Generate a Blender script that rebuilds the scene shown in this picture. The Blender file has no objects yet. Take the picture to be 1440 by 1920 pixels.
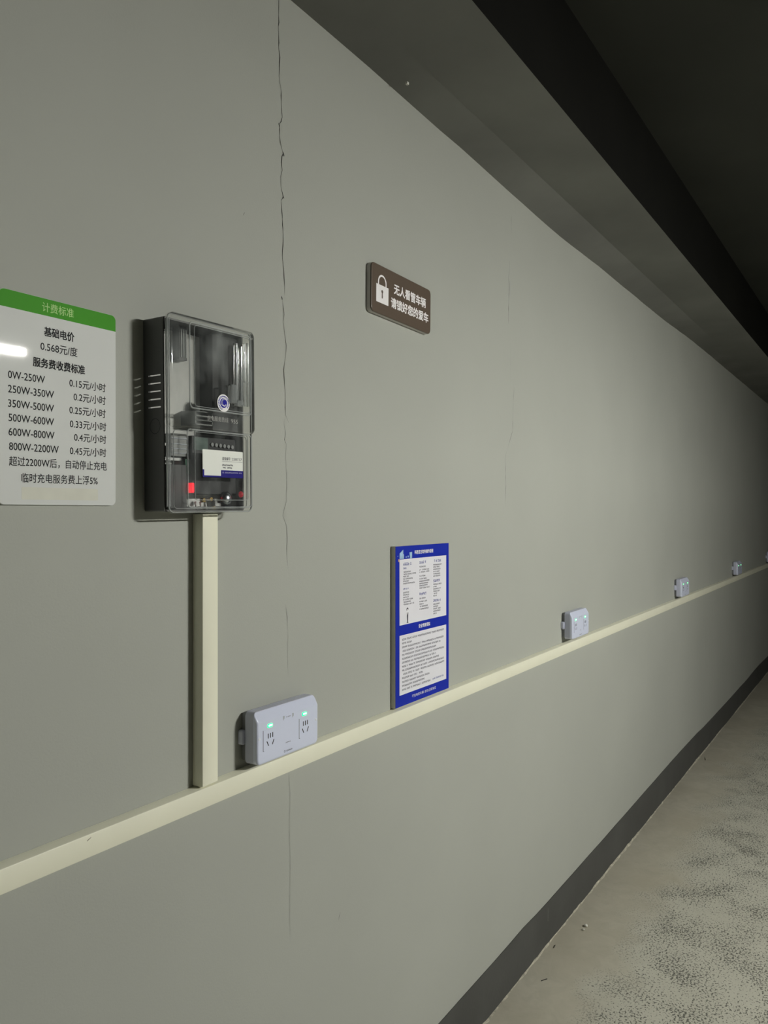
import bpy, bmesh, math, random
from mathutils import Vector, Matrix
R = random.Random(7)
SC = bpy.context.scene
COL = SC.collection

# ------------------------------------------------------------------ camera, world, light, exposure
# World frame: the long wall is the plane y = 0 and runs along +x; the room is at y < 0; z is up.
CAM_DIST, CAM_H, CAM_ANG = 1.091, 1.6, math.radians(32.646)
cam_d = bpy.data.cameras.new('camera')
cam = bpy.data.objects.new('camera', cam_d)
COL.objects.link(cam)
cam.location = (0, -CAM_DIST, CAM_H)
cam.rotation_euler = (math.radians(90), 0, -(math.radians(90) - CAM_ANG))
cam_d.sensor_fit = 'HORIZONTAL'
cam_d.sensor_width = 36.0
cam_d.lens = 36.0 * 1500 / 1440
cam_d.shift_y = 1.0 / 1440
cam_d.clip_start = 0.01
SC.camera = cam

w = bpy.data.worlds.new('world')
SC.world = w
w.use_nodes = True
w.node_tree.nodes['Background'].inputs[0].default_value = (0.7, 0.8, 1.0, 1)
w.node_tree.nodes['Background'].inputs[1].default_value = 0.004

SC.view_settings.view_transform = 'Standard'
SC.view_settings.look = 'None'
SC.view_settings.gamma = 1.0
SC.view_settings.use_curve_mapping = False
SC.view_settings.exposure = 0.0
SC.cycles.transparent_max_bounces = 24
SC.cycles.use_denoising = True
LAMP_STRENGTH = 2200.0
LAMP_COL = (1.0, 0.995, 0.925)
LAMP_X, LAMP_Y, LAMP_Z = (2.45, 3.05), -3.6, 2.62

# ------------------------------------------------------------------ materials
def mat(name, col, rough=0.5, metal=0.0, var=0.0, vscale=8.0, bump=0.0, bscale=200.0, spec=0.5, coat=0.0, emit=None, estr=0.0):
    m = bpy.data.materials.new(name)
    m.use_nodes = True
    nt = m.node_tree
    N, L = nt.nodes, nt.links
    b = N['Principled BSDF']
    b.inputs['Base Color'].default_value = (*col, 1)
    b.inputs['Roughness'].default_value = rough
    b.inputs['Metallic'].default_value = metal
    b.inputs['Specular IOR Level'].default_value = spec
    b.inputs['Coat Weight'].default_value = coat
    b.inputs['Coat Roughness'].default_value = 0.025
    if emit:
        b.inputs['Emission Color'].default_value = (*emit, 1)
        b.inputs['Emission Strength'].default_value = estr
    tc = N.new('ShaderNodeTexCoord')
    if var > 0:
        n = N.new('ShaderNodeTexNoise')
        n.inputs['Scale'].default_value = vscale
        n.inputs['Detail'].default_value = 5
        L.new(tc.outputs['Object'], n.inputs['Vector'])
        r = N.new('ShaderNodeMapRange')
        r.inputs[1].default_value = 0.3
        r.inputs[2].default_value = 0.7
        r.inputs[3].default_value = 1 - var
        r.inputs[4].default_value = 1 + var
        L.new(n.outputs['Fac'], r.inputs[0])
        mx = N.new('ShaderNodeVectorMath')
        mx.operation = 'SCALE'
        mx.inputs[0].default_value = col
        L.new(r.outputs[0], mx.inputs['Scale'])
        L.new(mx.outputs[0], b.inputs['Base Color'])
    if bump > 0:
        n2 = N.new('ShaderNodeTexNoise')
        n2.inputs['Scale'].default_value = bscale
        n2.inputs['Detail'].default_value = 3
        L.new(tc.outputs['Object'], n2.inputs['Vector'])
        bp = N.new('ShaderNodeBump')
        bp.inputs['Strength'].default_value = bump
        bp.inputs['Distance'].default_value = 0.002
        L.new(n2.outputs['Fac'], bp.inputs['Height'])
        L.new(bp.outputs[0], b.inputs['Normal'])
    return m

def clear_mat(name, tint=0.93, haze=0.05, rough=0.05, smudge=0.12):
    m = bpy.data.materials.new(name)
    m.use_nodes = True
    nt = m.node_tree
    N, L = nt.nodes, nt.links
    N.clear()
    out = N.new('ShaderNodeOutputMaterial')
    tr = N.new('ShaderNodeBsdfTransparent')
    tr.inputs[0].default_value = (tint, tint, tint * 0.99, 1)
    gl = N.new('ShaderNodeBsdfGlossy')
    gl.inputs['Roughness'].default_value = rough
    fr = N.new('ShaderNodeFresnel')
    fr.inputs['IOR'].default_value = 1.55
    m1 = N.new('ShaderNodeMixShader')
    L.new(fr.outputs[0], m1.inputs[0])
    L.new(tr.outputs[0], m1.inputs[1])
    L.new(gl.outputs[0], m1.inputs[2])
    df = N.new('ShaderNodeBsdfDiffuse')
    df.inputs[0].default_value = (0.62, 0.66, 0.66, 1)
    tc = N.new('ShaderNodeTexCoord')
    mp = N.new('ShaderNodeMapping')
    mp.inputs['Scale'].default_value = (1.6, 1, 0.7)
    ns = N.new('ShaderNodeTexNoise')
    ns.inputs['Scale'].default_value = 17
    ns.inputs['Detail'].default_value = 6
    L.new(tc.outputs['Object'], mp.inputs[0])
    L.new(mp.outputs[0], ns.inputs['Vector'])
    mr = N.new('ShaderNodeMapRange')
    mr.inputs[1].default_value = 0.45
    mr.inputs[2].default_value = 0.75
    mr.inputs[3].default_value = haze
    mr.inputs[4].default_value = haze + smudge
    L.new(ns.outputs['Fac'], mr.inputs[0])
    m2 = N.new('ShaderNodeMixShader')
    L.new(mr.outputs[0], m2.inputs[0])
    L.new(m1.outputs[0], m2.inputs[1])
    L.new(df.outputs[0], m2.inputs[2])
    L.new(m2.outputs[0], out.inputs[0])
    return m

M = {}
M['wall'] = mat('wall_paint', (0.402, 0.412, 0.376), 0.75, var=0.035, vscale=1.7, bump=0.10, bscale=260, spec=0.25)
M['dark_paint'] = mat('dark_grey_paint', (0.10, 0.10, 0.094), 0.7, var=0.16, vscale=3.0, bump=0.2, bscale=60, spec=0.3)
M['skirt'] = mat('skirting_paint', (0.070, 0.071, 0.068), 0.6, var=0.12, vscale=5, bump=0.2, bscale=90, spec=0.35)
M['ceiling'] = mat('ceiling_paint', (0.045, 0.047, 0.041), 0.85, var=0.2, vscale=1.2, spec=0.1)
M['beam_side'] = mat('shaded_beam_side', (0.007, 0.007, 0.006), 0.85, var=0.16, vscale=3.0, spec=0.1)  # near-black: the shade on the unlit beam side is put into its colour
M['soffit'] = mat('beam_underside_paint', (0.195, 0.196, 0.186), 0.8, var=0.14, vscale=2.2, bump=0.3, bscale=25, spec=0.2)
M['far'] = mat('far_wall_paint', (0.12, 0.12, 0.11), 0.8, var=0.1, vscale=1.0)
M['crack'] = mat('crack_dark', (0.020, 0.019, 0.017), 0.9, var=0.3, vscale=60)
M['crack_faint'] = mat('crack_faint', (0.10, 0.10, 0.09), 0.9, var=0.3, vscale=60)
M['hair_crack'] = mat('hair_crack', (0.335, 0.342, 0.312), 0.9, var=0.1, vscale=60)
M['cream'] = mat('cream_pvc', (0.84, 0.83, 0.68), 0.42, var=0.03, vscale=6, spec=0.4)
M['seam'] = mat('dark_seam', (0.20, 0.19, 0.14), 0.9, var=0.1, vscale=30)  # flat dull brown, used on the trunking nick
M['panel'] = mat('socket_plastic', (0.66, 0.70, 0.86), 0.26, var=0.01, vscale=20, spec=0.5)
M['panel_side'] = mat('socket_housing_plastic', (0.52, 0.54, 0.66), 0.35, var=0.02, vscale=20)
M['backbox'] = mat('back_box_plastic', (0.20, 0.205, 0.22), 0.5, var=0.05, vscale=20)
M['black'] = mat('black_plastic', (0.016, 0.017, 0.018), 0.4, var=0.2, vscale=20)
M['ink'] = mat('black_ink', (0.012, 0.012, 0.015), 0.6, var=0.1, vscale=50, spec=0.15)
M['ink_grey'] = mat('grey_ink', (0.09, 0.09, 0.12), 0.6, var=0.1, vscale=50, spec=0.15)
M['slot'] = mat('slot_dark', (0.01, 0.01, 0.014), 0.6, var=0.1, vscale=50)
M['green_led'] = mat('green_led', (0.05, 0.5, 0.2), 0.3, emit=(0.0, 1.0, 0.20), estr=2.3, var=0.02)
M['green_core'] = mat('green_led_core', (0.5, 0.8, 0.6), 0.3, emit=(0.75, 1.0, 0.82), estr=2.2, var=0.02)
M['red_led'] = mat('red_led', (0.5, 0.01, 0.02), 0.3, emit=(1.0, 0.006, 0.025), estr=1.1, var=0.1, vscale=300)
M['red_dim'] = mat('red_lens', (0.25, 0.01, 0.02), 0.2, emit=(1.0, 0.03, 0.06), estr=0.12, var=0.1)
M['white_print'] = mat('white_print', (0.66, 0.675, 0.665), 0.5, var=0.02, vscale=9, spec=0.1, coat=0.55)
M['green_print'] = mat('green_print', (0.050, 0.300, 0.010), 0.5, var=0.05, vscale=9, spec=0.1, coat=0.55)
M['title_green'] = mat('pale_green_print', (0.42, 0.66, 0.25), 0.5, var=0.05, vscale=40, spec=0.1)
M['board_reflection'] = mat('painted_reflection', (0.66, 0.66, 0.585), 0.6, var=0.03, vscale=40, spec=0.1)
M['brown'] = mat('brown_acrylic', (0.118, 0.088, 0.066), 0.32, var=0.03, vscale=9, spec=0.5)
M['brown_edge'] = mat('brown_sign_edge', (0.58, 0.55, 0.53), 0.6, var=0.05, vscale=20, spec=0.2)
M['sign_white'] = mat('white_vinyl', (0.88, 0.86, 0.87), 0.5, var=0.01, vscale=40, spec=0.2)
M['blue'] = mat('blue_print', (0.014, 0.030, 0.38), 0.55, var=0.03, vscale=20, spec=0.1)
M['board_edge'] = mat('foam_board_edge', (0.58, 0.57, 0.52), 0.7, var=0.05, vscale=60)
M['paper'] = mat('poster_white', (0.78, 0.775, 0.83), 0.6, var=0.015, vscale=20, spec=0.2)
M['blue_ink'] = mat('blue_ink', (0.06, 0.08, 0.30), 0.5, var=0.1, vscale=60)
M['pale_blue'] = mat('pale_blue_print', (0.35, 0.52, 0.72), 0.5, var=0.15, vscale=60)
M['skin_ink'] = mat('peach_print', (0.55, 0.35, 0.27), 0.5, var=0.05, vscale=60)
M['charcoal'] = mat('charcoal_housing', (0.090, 0.092, 0.092), 0.45, var=0.08, vscale=15, bump=0.1, bscale=500)
M['plate_grey'] = mat('grey_mounting_plate', (0.60, 0.61, 0.59), 0.5, var=0.14, vscale=14)
M['module'] = mat('module_black', (0.018, 0.019, 0.021), 0.45, var=0.3, vscale=22, spec=0.3)
M['rail'] = mat('rail_metal', (0.42, 0.43, 0.42), 0.35, metal=0.6, var=0.1, vscale=30)
M['breaker'] = mat('grey_breaker', (0.24, 0.255, 0.25), 0.4, var=0.1, vscale=30)
M['brass'] = mat('brass', (0.72, 0.50, 0.16), 0.25, metal=1.0, var=0.1, vscale=100)
M['steel'] = mat('steel', (0.62, 0.66, 0.72), 0.22, metal=1.0, var=0.05, vscale=60)
M['pcb'] = mat('green_board', (0.01, 0.10, 0.05), 0.4, var=0.2, vscale=60)
M['label_white'] = mat('label_white', (0.80, 0.82, 0.77), 0.45, var=0.01, vscale=40)
M['label_blue'] = mat('label_navy', (0.022, 0.018, 0.20), 0.6, var=0.05, vscale=40, spec=0.1)
M['emblem_blue'] = mat('emblem_blue', (0.015, 0.014, 0.32), 0.6, var=0.05, vscale=40, spec=0.1)
M['emboss'] = mat('embossed_clear', (0.34, 0.34, 0.32), 0.3, var=0.1, vscale=80)
M['clear'] = clear_mat('clear_polycarbonate', tint=0.96, haze=0.02, rough=0.04, smudge=0.15)
M['clear_bar'] = clear_mat('clear_thick', tint=0.90, haze=0.26, rough=0.10, smudge=0.25)  # whitish haze stands in for bright reflections on the seal bars
M['clear_edge'] = clear_mat('clear_moulded_edge', tint=0.80, haze=0.42, rough=0.08, smudge=0.20)  # whitish haze stands in for light refracted along the moulded ribs
M['rim_glint'] = clear_mat('painted_rim_glint', tint=0.9, haze=0.50, rough=0.15, smudge=0.35)  # strong haze paints a bright streak of light on the cover's left rim
M['tube'] = mat('lit_tube', (1, 1, 1), 0.5, emit=LAMP_COL, estr=LAMP_STRENGTH)
M['fixture'] = mat('fixture_grey', (0.06, 0.06, 0.06), 0.5, var=0.02)
M['mortar'] = mat('mortar', (0.46, 0.435, 0.35), 0.9, var=0.35, vscale=60, bump=0.6, bscale=120)
M['chip'] = mat('white_chip', (0.75, 0.74, 0.68), 0.8, var=0.1, vscale=200)

def floor_mat():
    m = bpy.data.materials.new('concrete_floor')
    m.use_nodes = True
    N, L = m.node_tree.nodes, m.node_tree.links
    b = N['Principled BSDF']
    b.inputs['Roughness'].default_value = 0.9
    b.inputs['Specular IOR Level'].default_value = 0.08
    tc = N.new('ShaderNodeTexCoord')
    def noise(scale, detail=4, rough=0.55, dist=0.0):
        n = N.new('ShaderNodeTexNoise')
        n.inputs['Scale'].default_value = scale
        n.inputs['Detail'].default_value = detail
        n.inputs['Roughness'].default_value = rough
        n.inputs['Distortion'].default_value = dist
        L.new(tc.outputs['Object'], n.inputs['Vector'])
        return n.outputs['Fac']
    def rng(x, a, b2, c, d):
        r = N.new('ShaderNodeMapRange')
        for k, v in zip((1, 2, 3, 4), (a, b2, c, d)):
            r.inputs[k].default_value = v
        L.new(x, r.inputs[0])
        return r.outputs[0]
    def mth(op, x, y):
        r = N.new('ShaderNodeMath')
        r.operation = op
        for k, v in enumerate((x, y)):
            if isinstance(v, (int, float)):
                r.inputs[k].default_value = v
            else:
                L.new(v, r.inputs[k])
        return r.outputs[0]
    def mix(f, c1, c2):
        r = N.new('ShaderNodeMix')
        r.data_type = 'RGBA'
        L.new(f, r.inputs[0])
        for k, v in ((6, c1), (7, c2)):
            if isinstance(v, tuple):
                r.inputs[k].default_value = (*v, 1)
            else:
                L.new(v, r.inputs[k])
        return r.outputs[2]
    base = mix(rng(noise(2.2, 6), 0.35, 0.65, 0, 1), (0.45, 0.418, 0.335), (0.51, 0.487, 0.405))
    base = mix(rng(noise(9, 8, 0.65, 1.2), 0.4, 0.7, 0, 0.5), base, (0.38, 0.36, 0.29))
    sep = N.new('ShaderNodeSeparateXYZ')
    L.new(tc.outputs['Object'], sep.inputs[0])
    yd = mth('ADD', mth('MULTIPLY', sep.outputs['Y'], -1.0), rng(noise(4, 4), 0.3, 0.7, -0.10, 0.10))
    far = rng(yd, 0.19, 0.34, 0, 1)
    # rough area: paler screed with dark open pits
    base = mix(mth('MULTIPLY', far, 0.7), base, (0.56, 0.555, 0.48))
    thr = mth('ADD', noise(135, 2.5, 0.6), rng(noise(5.5, 4, 0.6), 0.3, 0.7, -0.085, 0.085))
    pit = rng(thr, 0.54, 0.60, 0, 1)
    pit = mth('MULTIPLY', pit, far)
    base = mix(mth('MULTIPLY', pit, 0.9), base, (0.10, 0.10, 0.088))
    L.new(base, b.inputs['Base Color'])
    bp = N.new('ShaderNodeBump')
    bp.inputs['Strength'].default_value = 0.5
    bp.inputs['Distance'].default_value = 0.004
    L.new(mth('SUBTRACT', mth('MULTIPLY', noise(30, 6), 0.5), pit), bp.inputs['Height'])
    L.new(bp.outputs[0], b.inputs['Normal'])
    return m
M['floor'] = floor_mat()

# ------------------------------------------------------------------ mesh helpers
def link(name, bm, m, parent=None, loc=None, kind=None, label=None, smooth=False):
    bmesh.ops.recalc_face_normals(bm, faces=bm.faces)
    me = bpy.data.meshes.new(name)
    bm.to_mesh(me)
    bm.free()
    if m is not None:
        for mm in (m if isinstance(m, (list, tuple)) else [m]):
            me.materials.append(mm)
    if smooth:
        me.shade_smooth()
        try:
            me.set_sharp_from_angle(angle=math.radians(35))
        except Exception:
            pass
        for p in me.polygons:
            if len(p.vertices) > 8:
                p.use_smooth = False      # large flat faces stay truly flat
    o = bpy.data.objects.new(name, me)
    COL.objects.link(o)
    if parent is not None:
        o.parent = parent
    if loc:
        o.location = loc
    if kind:
        o['kind'] = kind
    if label:
        o['label'] = label
    return o

def thing(name, label, cat, loc=(0, 0, 0), group=None, roty=0.0):
    o = bpy.data.objects.new(name, None)
    COL.objects.link(o)
    o.empty_display_size = 0.05
    o.location = loc
    o.rotation_euler = (0, roty, 0)
    o['label'] = label
    o['category'] = cat
    if group:
        o['group'] = group
    return o

def box(bm, x0, x1, y0, y1, z0, z1):
    v = [bm.verts.new((x, y, z)) for x in (x0, x1) for y in (y0, y1) for z in (z0, z1)]
    for f in ((0, 1, 3, 2), (4, 6, 7, 5), (0, 4, 5, 1), (2, 3, 7, 6), (0, 2, 6, 4), (1, 5, 7, 3)):
        bm.faces.new([v[i] for i in f])

def outline(x0, x1, z0, z1, r, n):
    r = max(min(r, (x1 - x0) / 2 - 1e-5, (z1 - z0) / 2 - 1e-5), 1e-5)
    pts = []
    for cx, cz, a0 in ((x1 - r, z0 + r, -90), (x1 - r, z1 - r, 0), (x0 + r, z1 - r, 90), (x0 + r, z0 + r, 180)):
        for k in range(n + 1):
            a = math.radians(a0 + 90 * k / n)
            pts.append((cx + r * math.cos(a), cz + r * math.sin(a)))
    return pts

def rbox(bm, x0, x1, z0, z1, r, yb, yf, bev=0.001, n=5, back=True, nb=3, bevx=None):
    """rounded slab; yb = back y, yf = front y (more negative); bev = rounded front edge"""
    rings = [(0, yb)]
    if bev > 0:
        for k in range(nb + 1):
            a = math.pi / 2 * k / nb
            rings.append((bev * (1 - math.cos(a)), yf + bev * (1 - math.sin(a))))
    else:
        rings.append((0, yf))
    prev = None
    first = None
    for ins, y in rings:
        ring = [bm.verts.new((x, y, z)) for x, z in outline(x0 + ins, x1 - ins, z0 + ins, z1 - ins, r - ins, n)]
        if prev:
            for i in range(len(ring)):
                j = (i + 1) % len(ring)
                bm.faces.new((prev[i], prev[j], ring[j], ring[i]))
        else:
            first = ring
        prev = ring
    bm.faces.new(prev)
    if back:
        bm.faces.new(first)

def rframe(bm, x0, x1, z0, z1, r, wd, yb, yf, n=5):
    """raised rounded rectangular bead (a frame of half-round section)"""
    secs = []
    for k in range(7):
        a = math.pi * k / 6
        secs.append((wd / 2 - wd / 2 * math.cos(a), yb + (yf - yb) * math.sin(a)))
    prev = None
    for ins, y in secs:
        ring = [bm.verts.new((x, y, z)) for x, z in outline(x0 + ins, x1 - ins, z0 + ins, z1 - ins, r - ins * 0.8, n)]
        if prev:
            for i in range(len(ring)):
                j = (i + 1) % len(ring)
                bm.faces.new((prev[i], prev[j], ring[j], ring[i]))
        prev = ring

def quad(bm, pts, y):
    bm.faces.new([bm.verts.new((x, y, z)) for x, z in pts])

def slab(bm, pts, yb, yf):
    a = [bm.verts.new((x, yb, z)) for x, z in pts]
    b = [bm.verts.new((x, yf, z)) for x, z in pts]
    bm.faces.new(a)
    bm.faces.new(b)
    n = len(pts)
    for i in range(n):
        bm.faces.new((a[i], a[(i + 1) % n], b[(i + 1) % n], b[i]))

def rect(bm, x0, x1, z0, z1, yb, yf):
    box(bm, x0, x1, yf, yb, z0, z1)

def cyl(bm, c, axis, r, h, n=20, r2=None, cap=True):
    """cylinder from c along axis by h"""
    ax = Vector(axis).normalized()
    u = ax.orthogonal().normalized()
    v = ax.cross(u)
    r2 = r if r2 is None else r2
    a, b = [], []
    for k in range(n):
        t = 2 * math.pi * k / n
        d = u * math.cos(t) + v * math.sin(t)
        a.append(bm.verts.new(Vector(c) + d * r))
        b.append(bm.verts.new(Vector(c) + ax * h + d * r2))
    for k in range(n):
        bm.faces.new((a[k], a[(k + 1) % n], b[(k + 1) % n], b[k]))
    if cap:
        bm.faces.new(a)
        bm.faces.new(b)

def dome(bm, c, r, h, n=24, m=6):
    """dome on a vertical face, bulging toward -y"""
    prev = None
    for k in range(m):
        a = math.pi / 2 * k / m
        ring = [bm.verts.new((c[0] + r * math.cos(a) * math.cos(t), c[1] - h * math.sin(a), c[2] + r * math.cos(a) * math.sin(t)))
                for t in (2 * math.pi * q / n for q in range(n))]
        if prev:
            for i in range(n):
                bm.faces.new((prev[i], prev[(i + 1) % n], ring[(i + 1) % n], ring[i]))
        else:
            bm.faces.new(ring)
        prev = ring
    top = bm.verts.new((c[0], c[1] - h, c[2]))
    for i in range(n):
        bm.faces.new((prev[i], prev[(i + 1) % n], top))

def disc(bm, cx, cz, r0, r1, y, n=40, a0=0, a1=360):
    """flat ring (r0 = 0: a disc)"""
    full = abs(a1 - a0) >= 360
    cnt = n if full else n + 1
    ang = [math.radians(a0 + (a1 - a0) * k / n) for k in range(cnt)]
    o = [bm.verts.new((cx + r1 * math.cos(t), y, cz + r1 * math.sin(t))) for t in ang]
    if r0 <= 0:
        bm.faces.new(o)
        return
    i_ = [bm.verts.new((cx + r0 * math.cos(t), y, cz + r0 * math.sin(t))) for t in ang]
    for k in range(cnt if full else cnt - 1):
        j = (k + 1) % cnt
        bm.faces.new((i_[k], i_[j], o[j], o[k]))

def text_into(bm, s, x0, x1, zc, em, y, bold=0.0, z1=None):
    """lay the string s on the plane y, from x0 to x1, centred on height zc (z1: centre height at its end)"""
    c = bpy.data.curves.new('lettering', 'FONT')
    c.body = s
    c.size = 1.0
    c.resolution_u = 3
    o = bpy.data.objects.new('lettering_tmp', c)
    COL.objects.link(o)
    bpy.context.view_layer.update()
    me = bpy.data.meshes.new_from_object(o.evaluated_get(bpy.context.evaluated_depsgraph_get()))
    bpy.data.objects.remove(o)
    bpy.data.curves.remove(c)
    xs = [v.co.x for v in me.vertices]
    if not xs:
        return
    a, b = min(xs), max(xs)
    has_cjk = any(ord(ch) > 0x2e80 for ch in s)
    mid = 0.38 if has_cjk else 0.36
    k = (x1 - x0) / max(b - a, 1e-6)
    # heavier strokes: the same outlines laid again, shifted by part of a stroke
    shifts = [(0, 0)] if not bold else [(dx * bold, dz * bold) for dx, dz in ((-1, -1), (1, -1), (-1, 1), (1, 1), (0, 0))]
    for q, (sx, sz) in enumerate(shifts):
        vs = []
        for v in me.vertices:
            t = (v.co.x - a) / max(b - a, 1e-6)
            zz = zc + ((z1 - zc) * t if z1 is not None else 0)
            vs.append(bm.verts.new((x0 + (v.co.x - a) * k + sx * em, y - q * 0.000004, zz + (v.co.y - mid + sz) * em)))
        for p in me.polygons:
            try:
                bm.faces.new([vs[i] for i in p.vertices])
            except ValueError:
                pass
    bpy.data.meshes.remove(me)

def line_part(name, parent, m, *a, kind=None, **k):
    bm = bmesh.new()
    text_into(bm, *a, **k)
    return link(name, bm, m, parent=parent, kind=kind)

def fine_print(bm, x0, x1, zc, h, y, seed):
    """a line of print too small to read: rows of tiny strokes, broken into words"""
    rr = random.Random(seed)
    x = x0
    cw = h * 0.92
    while x + cw * 0.8 < x1:
        if rr.random() < 0.09:
            x += cw * 0.7
            continue
        t = h * 0.17
        for f in rr.sample((-0.42, -0.14, 0.14, 0.40), 3):
            z = zc + f * h
            quad(bm, ((x, z - t / 2), (x + cw * 0.82, z - t / 2), (x + cw * 0.82, z + t / 2), (x, z + t / 2)), y)
        xv = x + cw * rr.uniform(0.1, 0.65)
        quad(bm, ((xv, zc - h / 2), (xv + t, zc - h / 2), (xv + t, zc + h / 2), (xv, zc + h / 2)), y - 0.00002)
        x += cw

# ------------------------------------------------------------------ the room
X0, X1, YF, ZC = -4.0, 26.0, -8.0, 3.005
SOF, BEAM = 2.698, 0.325
bm = bmesh.new()
box(bm, X0, X1, 0.0, 0.25, 0.0, ZC)
wall = link('wall_left', bm, M['wall'], kind='structure')
bm = bmesh.new()
box(bm, X0, X1, YF, 0.25, -0.2, 0.0)
link('floor', bm, M['floor'], kind='structure')
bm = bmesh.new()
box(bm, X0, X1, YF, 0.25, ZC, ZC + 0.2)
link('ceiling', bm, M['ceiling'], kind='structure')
bm = bmesh.new()
box(bm, X0, X1, YF - 0.25, YF, -0.2, ZC + 0.2)
link('wall_right', bm, M['far'], kind='structure')
bm = bmesh.new()
box(bm, X0 - 0.25, X0, YF, 0.25, -0.2, ZC + 0.2)
link('wall_back', bm, M['far'], kind='structure')
bm = bmesh.new()
box(bm, X1, X1 + 0.25, YF, 0.25, -0.2, ZC + 0.2)
link('wall_far', bm, M['far'], kind='structure')

def strip(name, table, flat_z, y, m, step=0.12, jit=0.0, seed=1, fy=None, parent=None):
    """thin band on the wall between a wavering edge (table of x, z) and a straight one"""
    rr = random.Random(seed)
    bm = bmesh.new()
    xs = []
    x = X0
    while x < X1:
        xs.append(x)
        x += step if x < 10 else 0.8
    xs.append(X1)
    def zz(x):
        for (a, za), (b, zb) in zip(table, table[1:]):
            if a <= x <= b:
                t = (x - a) / (b - a)
                t = t * t * (3 - 2 * t)
                return za + (zb - za) * t
        return table[-1][1]
    E, F, G, H = [], [], [], []
    for x in xs:
        z = zz(x) + rr.uniform(-jit, jit)
        E.append(bm.verts.new((x, y, z)))
        F.append(bm.verts.new((x, y if fy is None else fy, flat_z)))
        G.append(bm.verts.new((x, -0.0001, z)))
        H.append(bm.verts.new((x, -0.0001, flat_z)))
    for i in range(len(xs) - 1):
        bm.faces.new((E[i], E[i + 1], F[i + 1], F[i]))
        bm.faces.new((E[i], E[i + 1], G[i + 1], G[i]))
        bm.faces.new((F[i], F[i + 1], H[i + 1], H[i]))
        bm.faces.new((G[i], G[i + 1], H[i + 1], H[i]))
    bm.faces.new((E[0], F[0], H[0], G[0]))
    bm.faces.new((E[-1], F[-1], H[-1], G[-1]))
    return link(name, bm, m, parent=parent, kind='structure')

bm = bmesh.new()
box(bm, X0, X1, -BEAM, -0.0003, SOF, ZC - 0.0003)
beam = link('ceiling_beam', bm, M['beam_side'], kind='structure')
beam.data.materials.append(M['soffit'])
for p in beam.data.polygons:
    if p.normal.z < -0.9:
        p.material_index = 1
strip('trim_1', [(X0, 2.6955), (1.33, 2.696), (1.52, 2.695), (2.05, 2.684), (2.55, 2.672), (2.80, 2.664), (2.90, 2.662), (3.49, 2.671),
                 (4.30, 2.671), (4.54, 2.673), (5.36, 2.689), (6.07, 2.692), (X1, 2.692)], SOF - 0.0003, -0.0008, M['soffit'], jit=0.0010, seed=3, fy=-0.11)
strip('baseboard_left', [(X0, 0.156), (1.98, 0.1551), (2.52, 0.1561), (2.63, 0.1615), (2.69, 0.1560), (2.88, 0.1556), (3.32, 0.1576), (3.45, 0.158),
                         (4.05, 0.163), (4.85, 0.170), (5.39, 0.1676), (5.88, 0.158), (6.68, 0.1555), (7.5, 0.155), (8.1, 0.165), (9.0, 0.155), (X1, 0.156)],
      0.0008, -0.0030, M['skirt'], jit=0.0010, seed=4)

# mortar bead where the floor meets the skirting
bm = bmesh.new()
rr = random.Random(11)
xs = [X0 + 0.028 * i for i in range(int((12 - X0) / 0.028))]
rows = []
for i, x in enumerate(xs):
    hgt = max(0.0010, 0.0030 + 0.0045 * rr.random() ** 3 + 0.003 * math.sin(x * 2.1) * math.sin(x * 5.3 + 1))
    wd = 0.0025 + 0.0060 * rr.random() ** 2 + 0.002 * math.sin(x * 3.7)
    rows.append([bm.verts.new((x, -0.0034, hgt)), bm.verts.new((x, -0.0034 - wd * 0.45, hgt * 0.8)), bm.verts.new((x, -0.0034 - wd, 0.0003)), bm.verts.new((x, -0.0034, 0.0003))])
for a, b in zip(rows, rows[1:]):
    for k in range(4):
        bm.faces.new((a[k], b[k], b[(k + 1) % 4], a[(k + 1) % 4]))
bm.faces.new(rows[0]); bm.faces.new(rows[-1])
link('trim_2', bm, M['mortar'], kind='structure')

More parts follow.
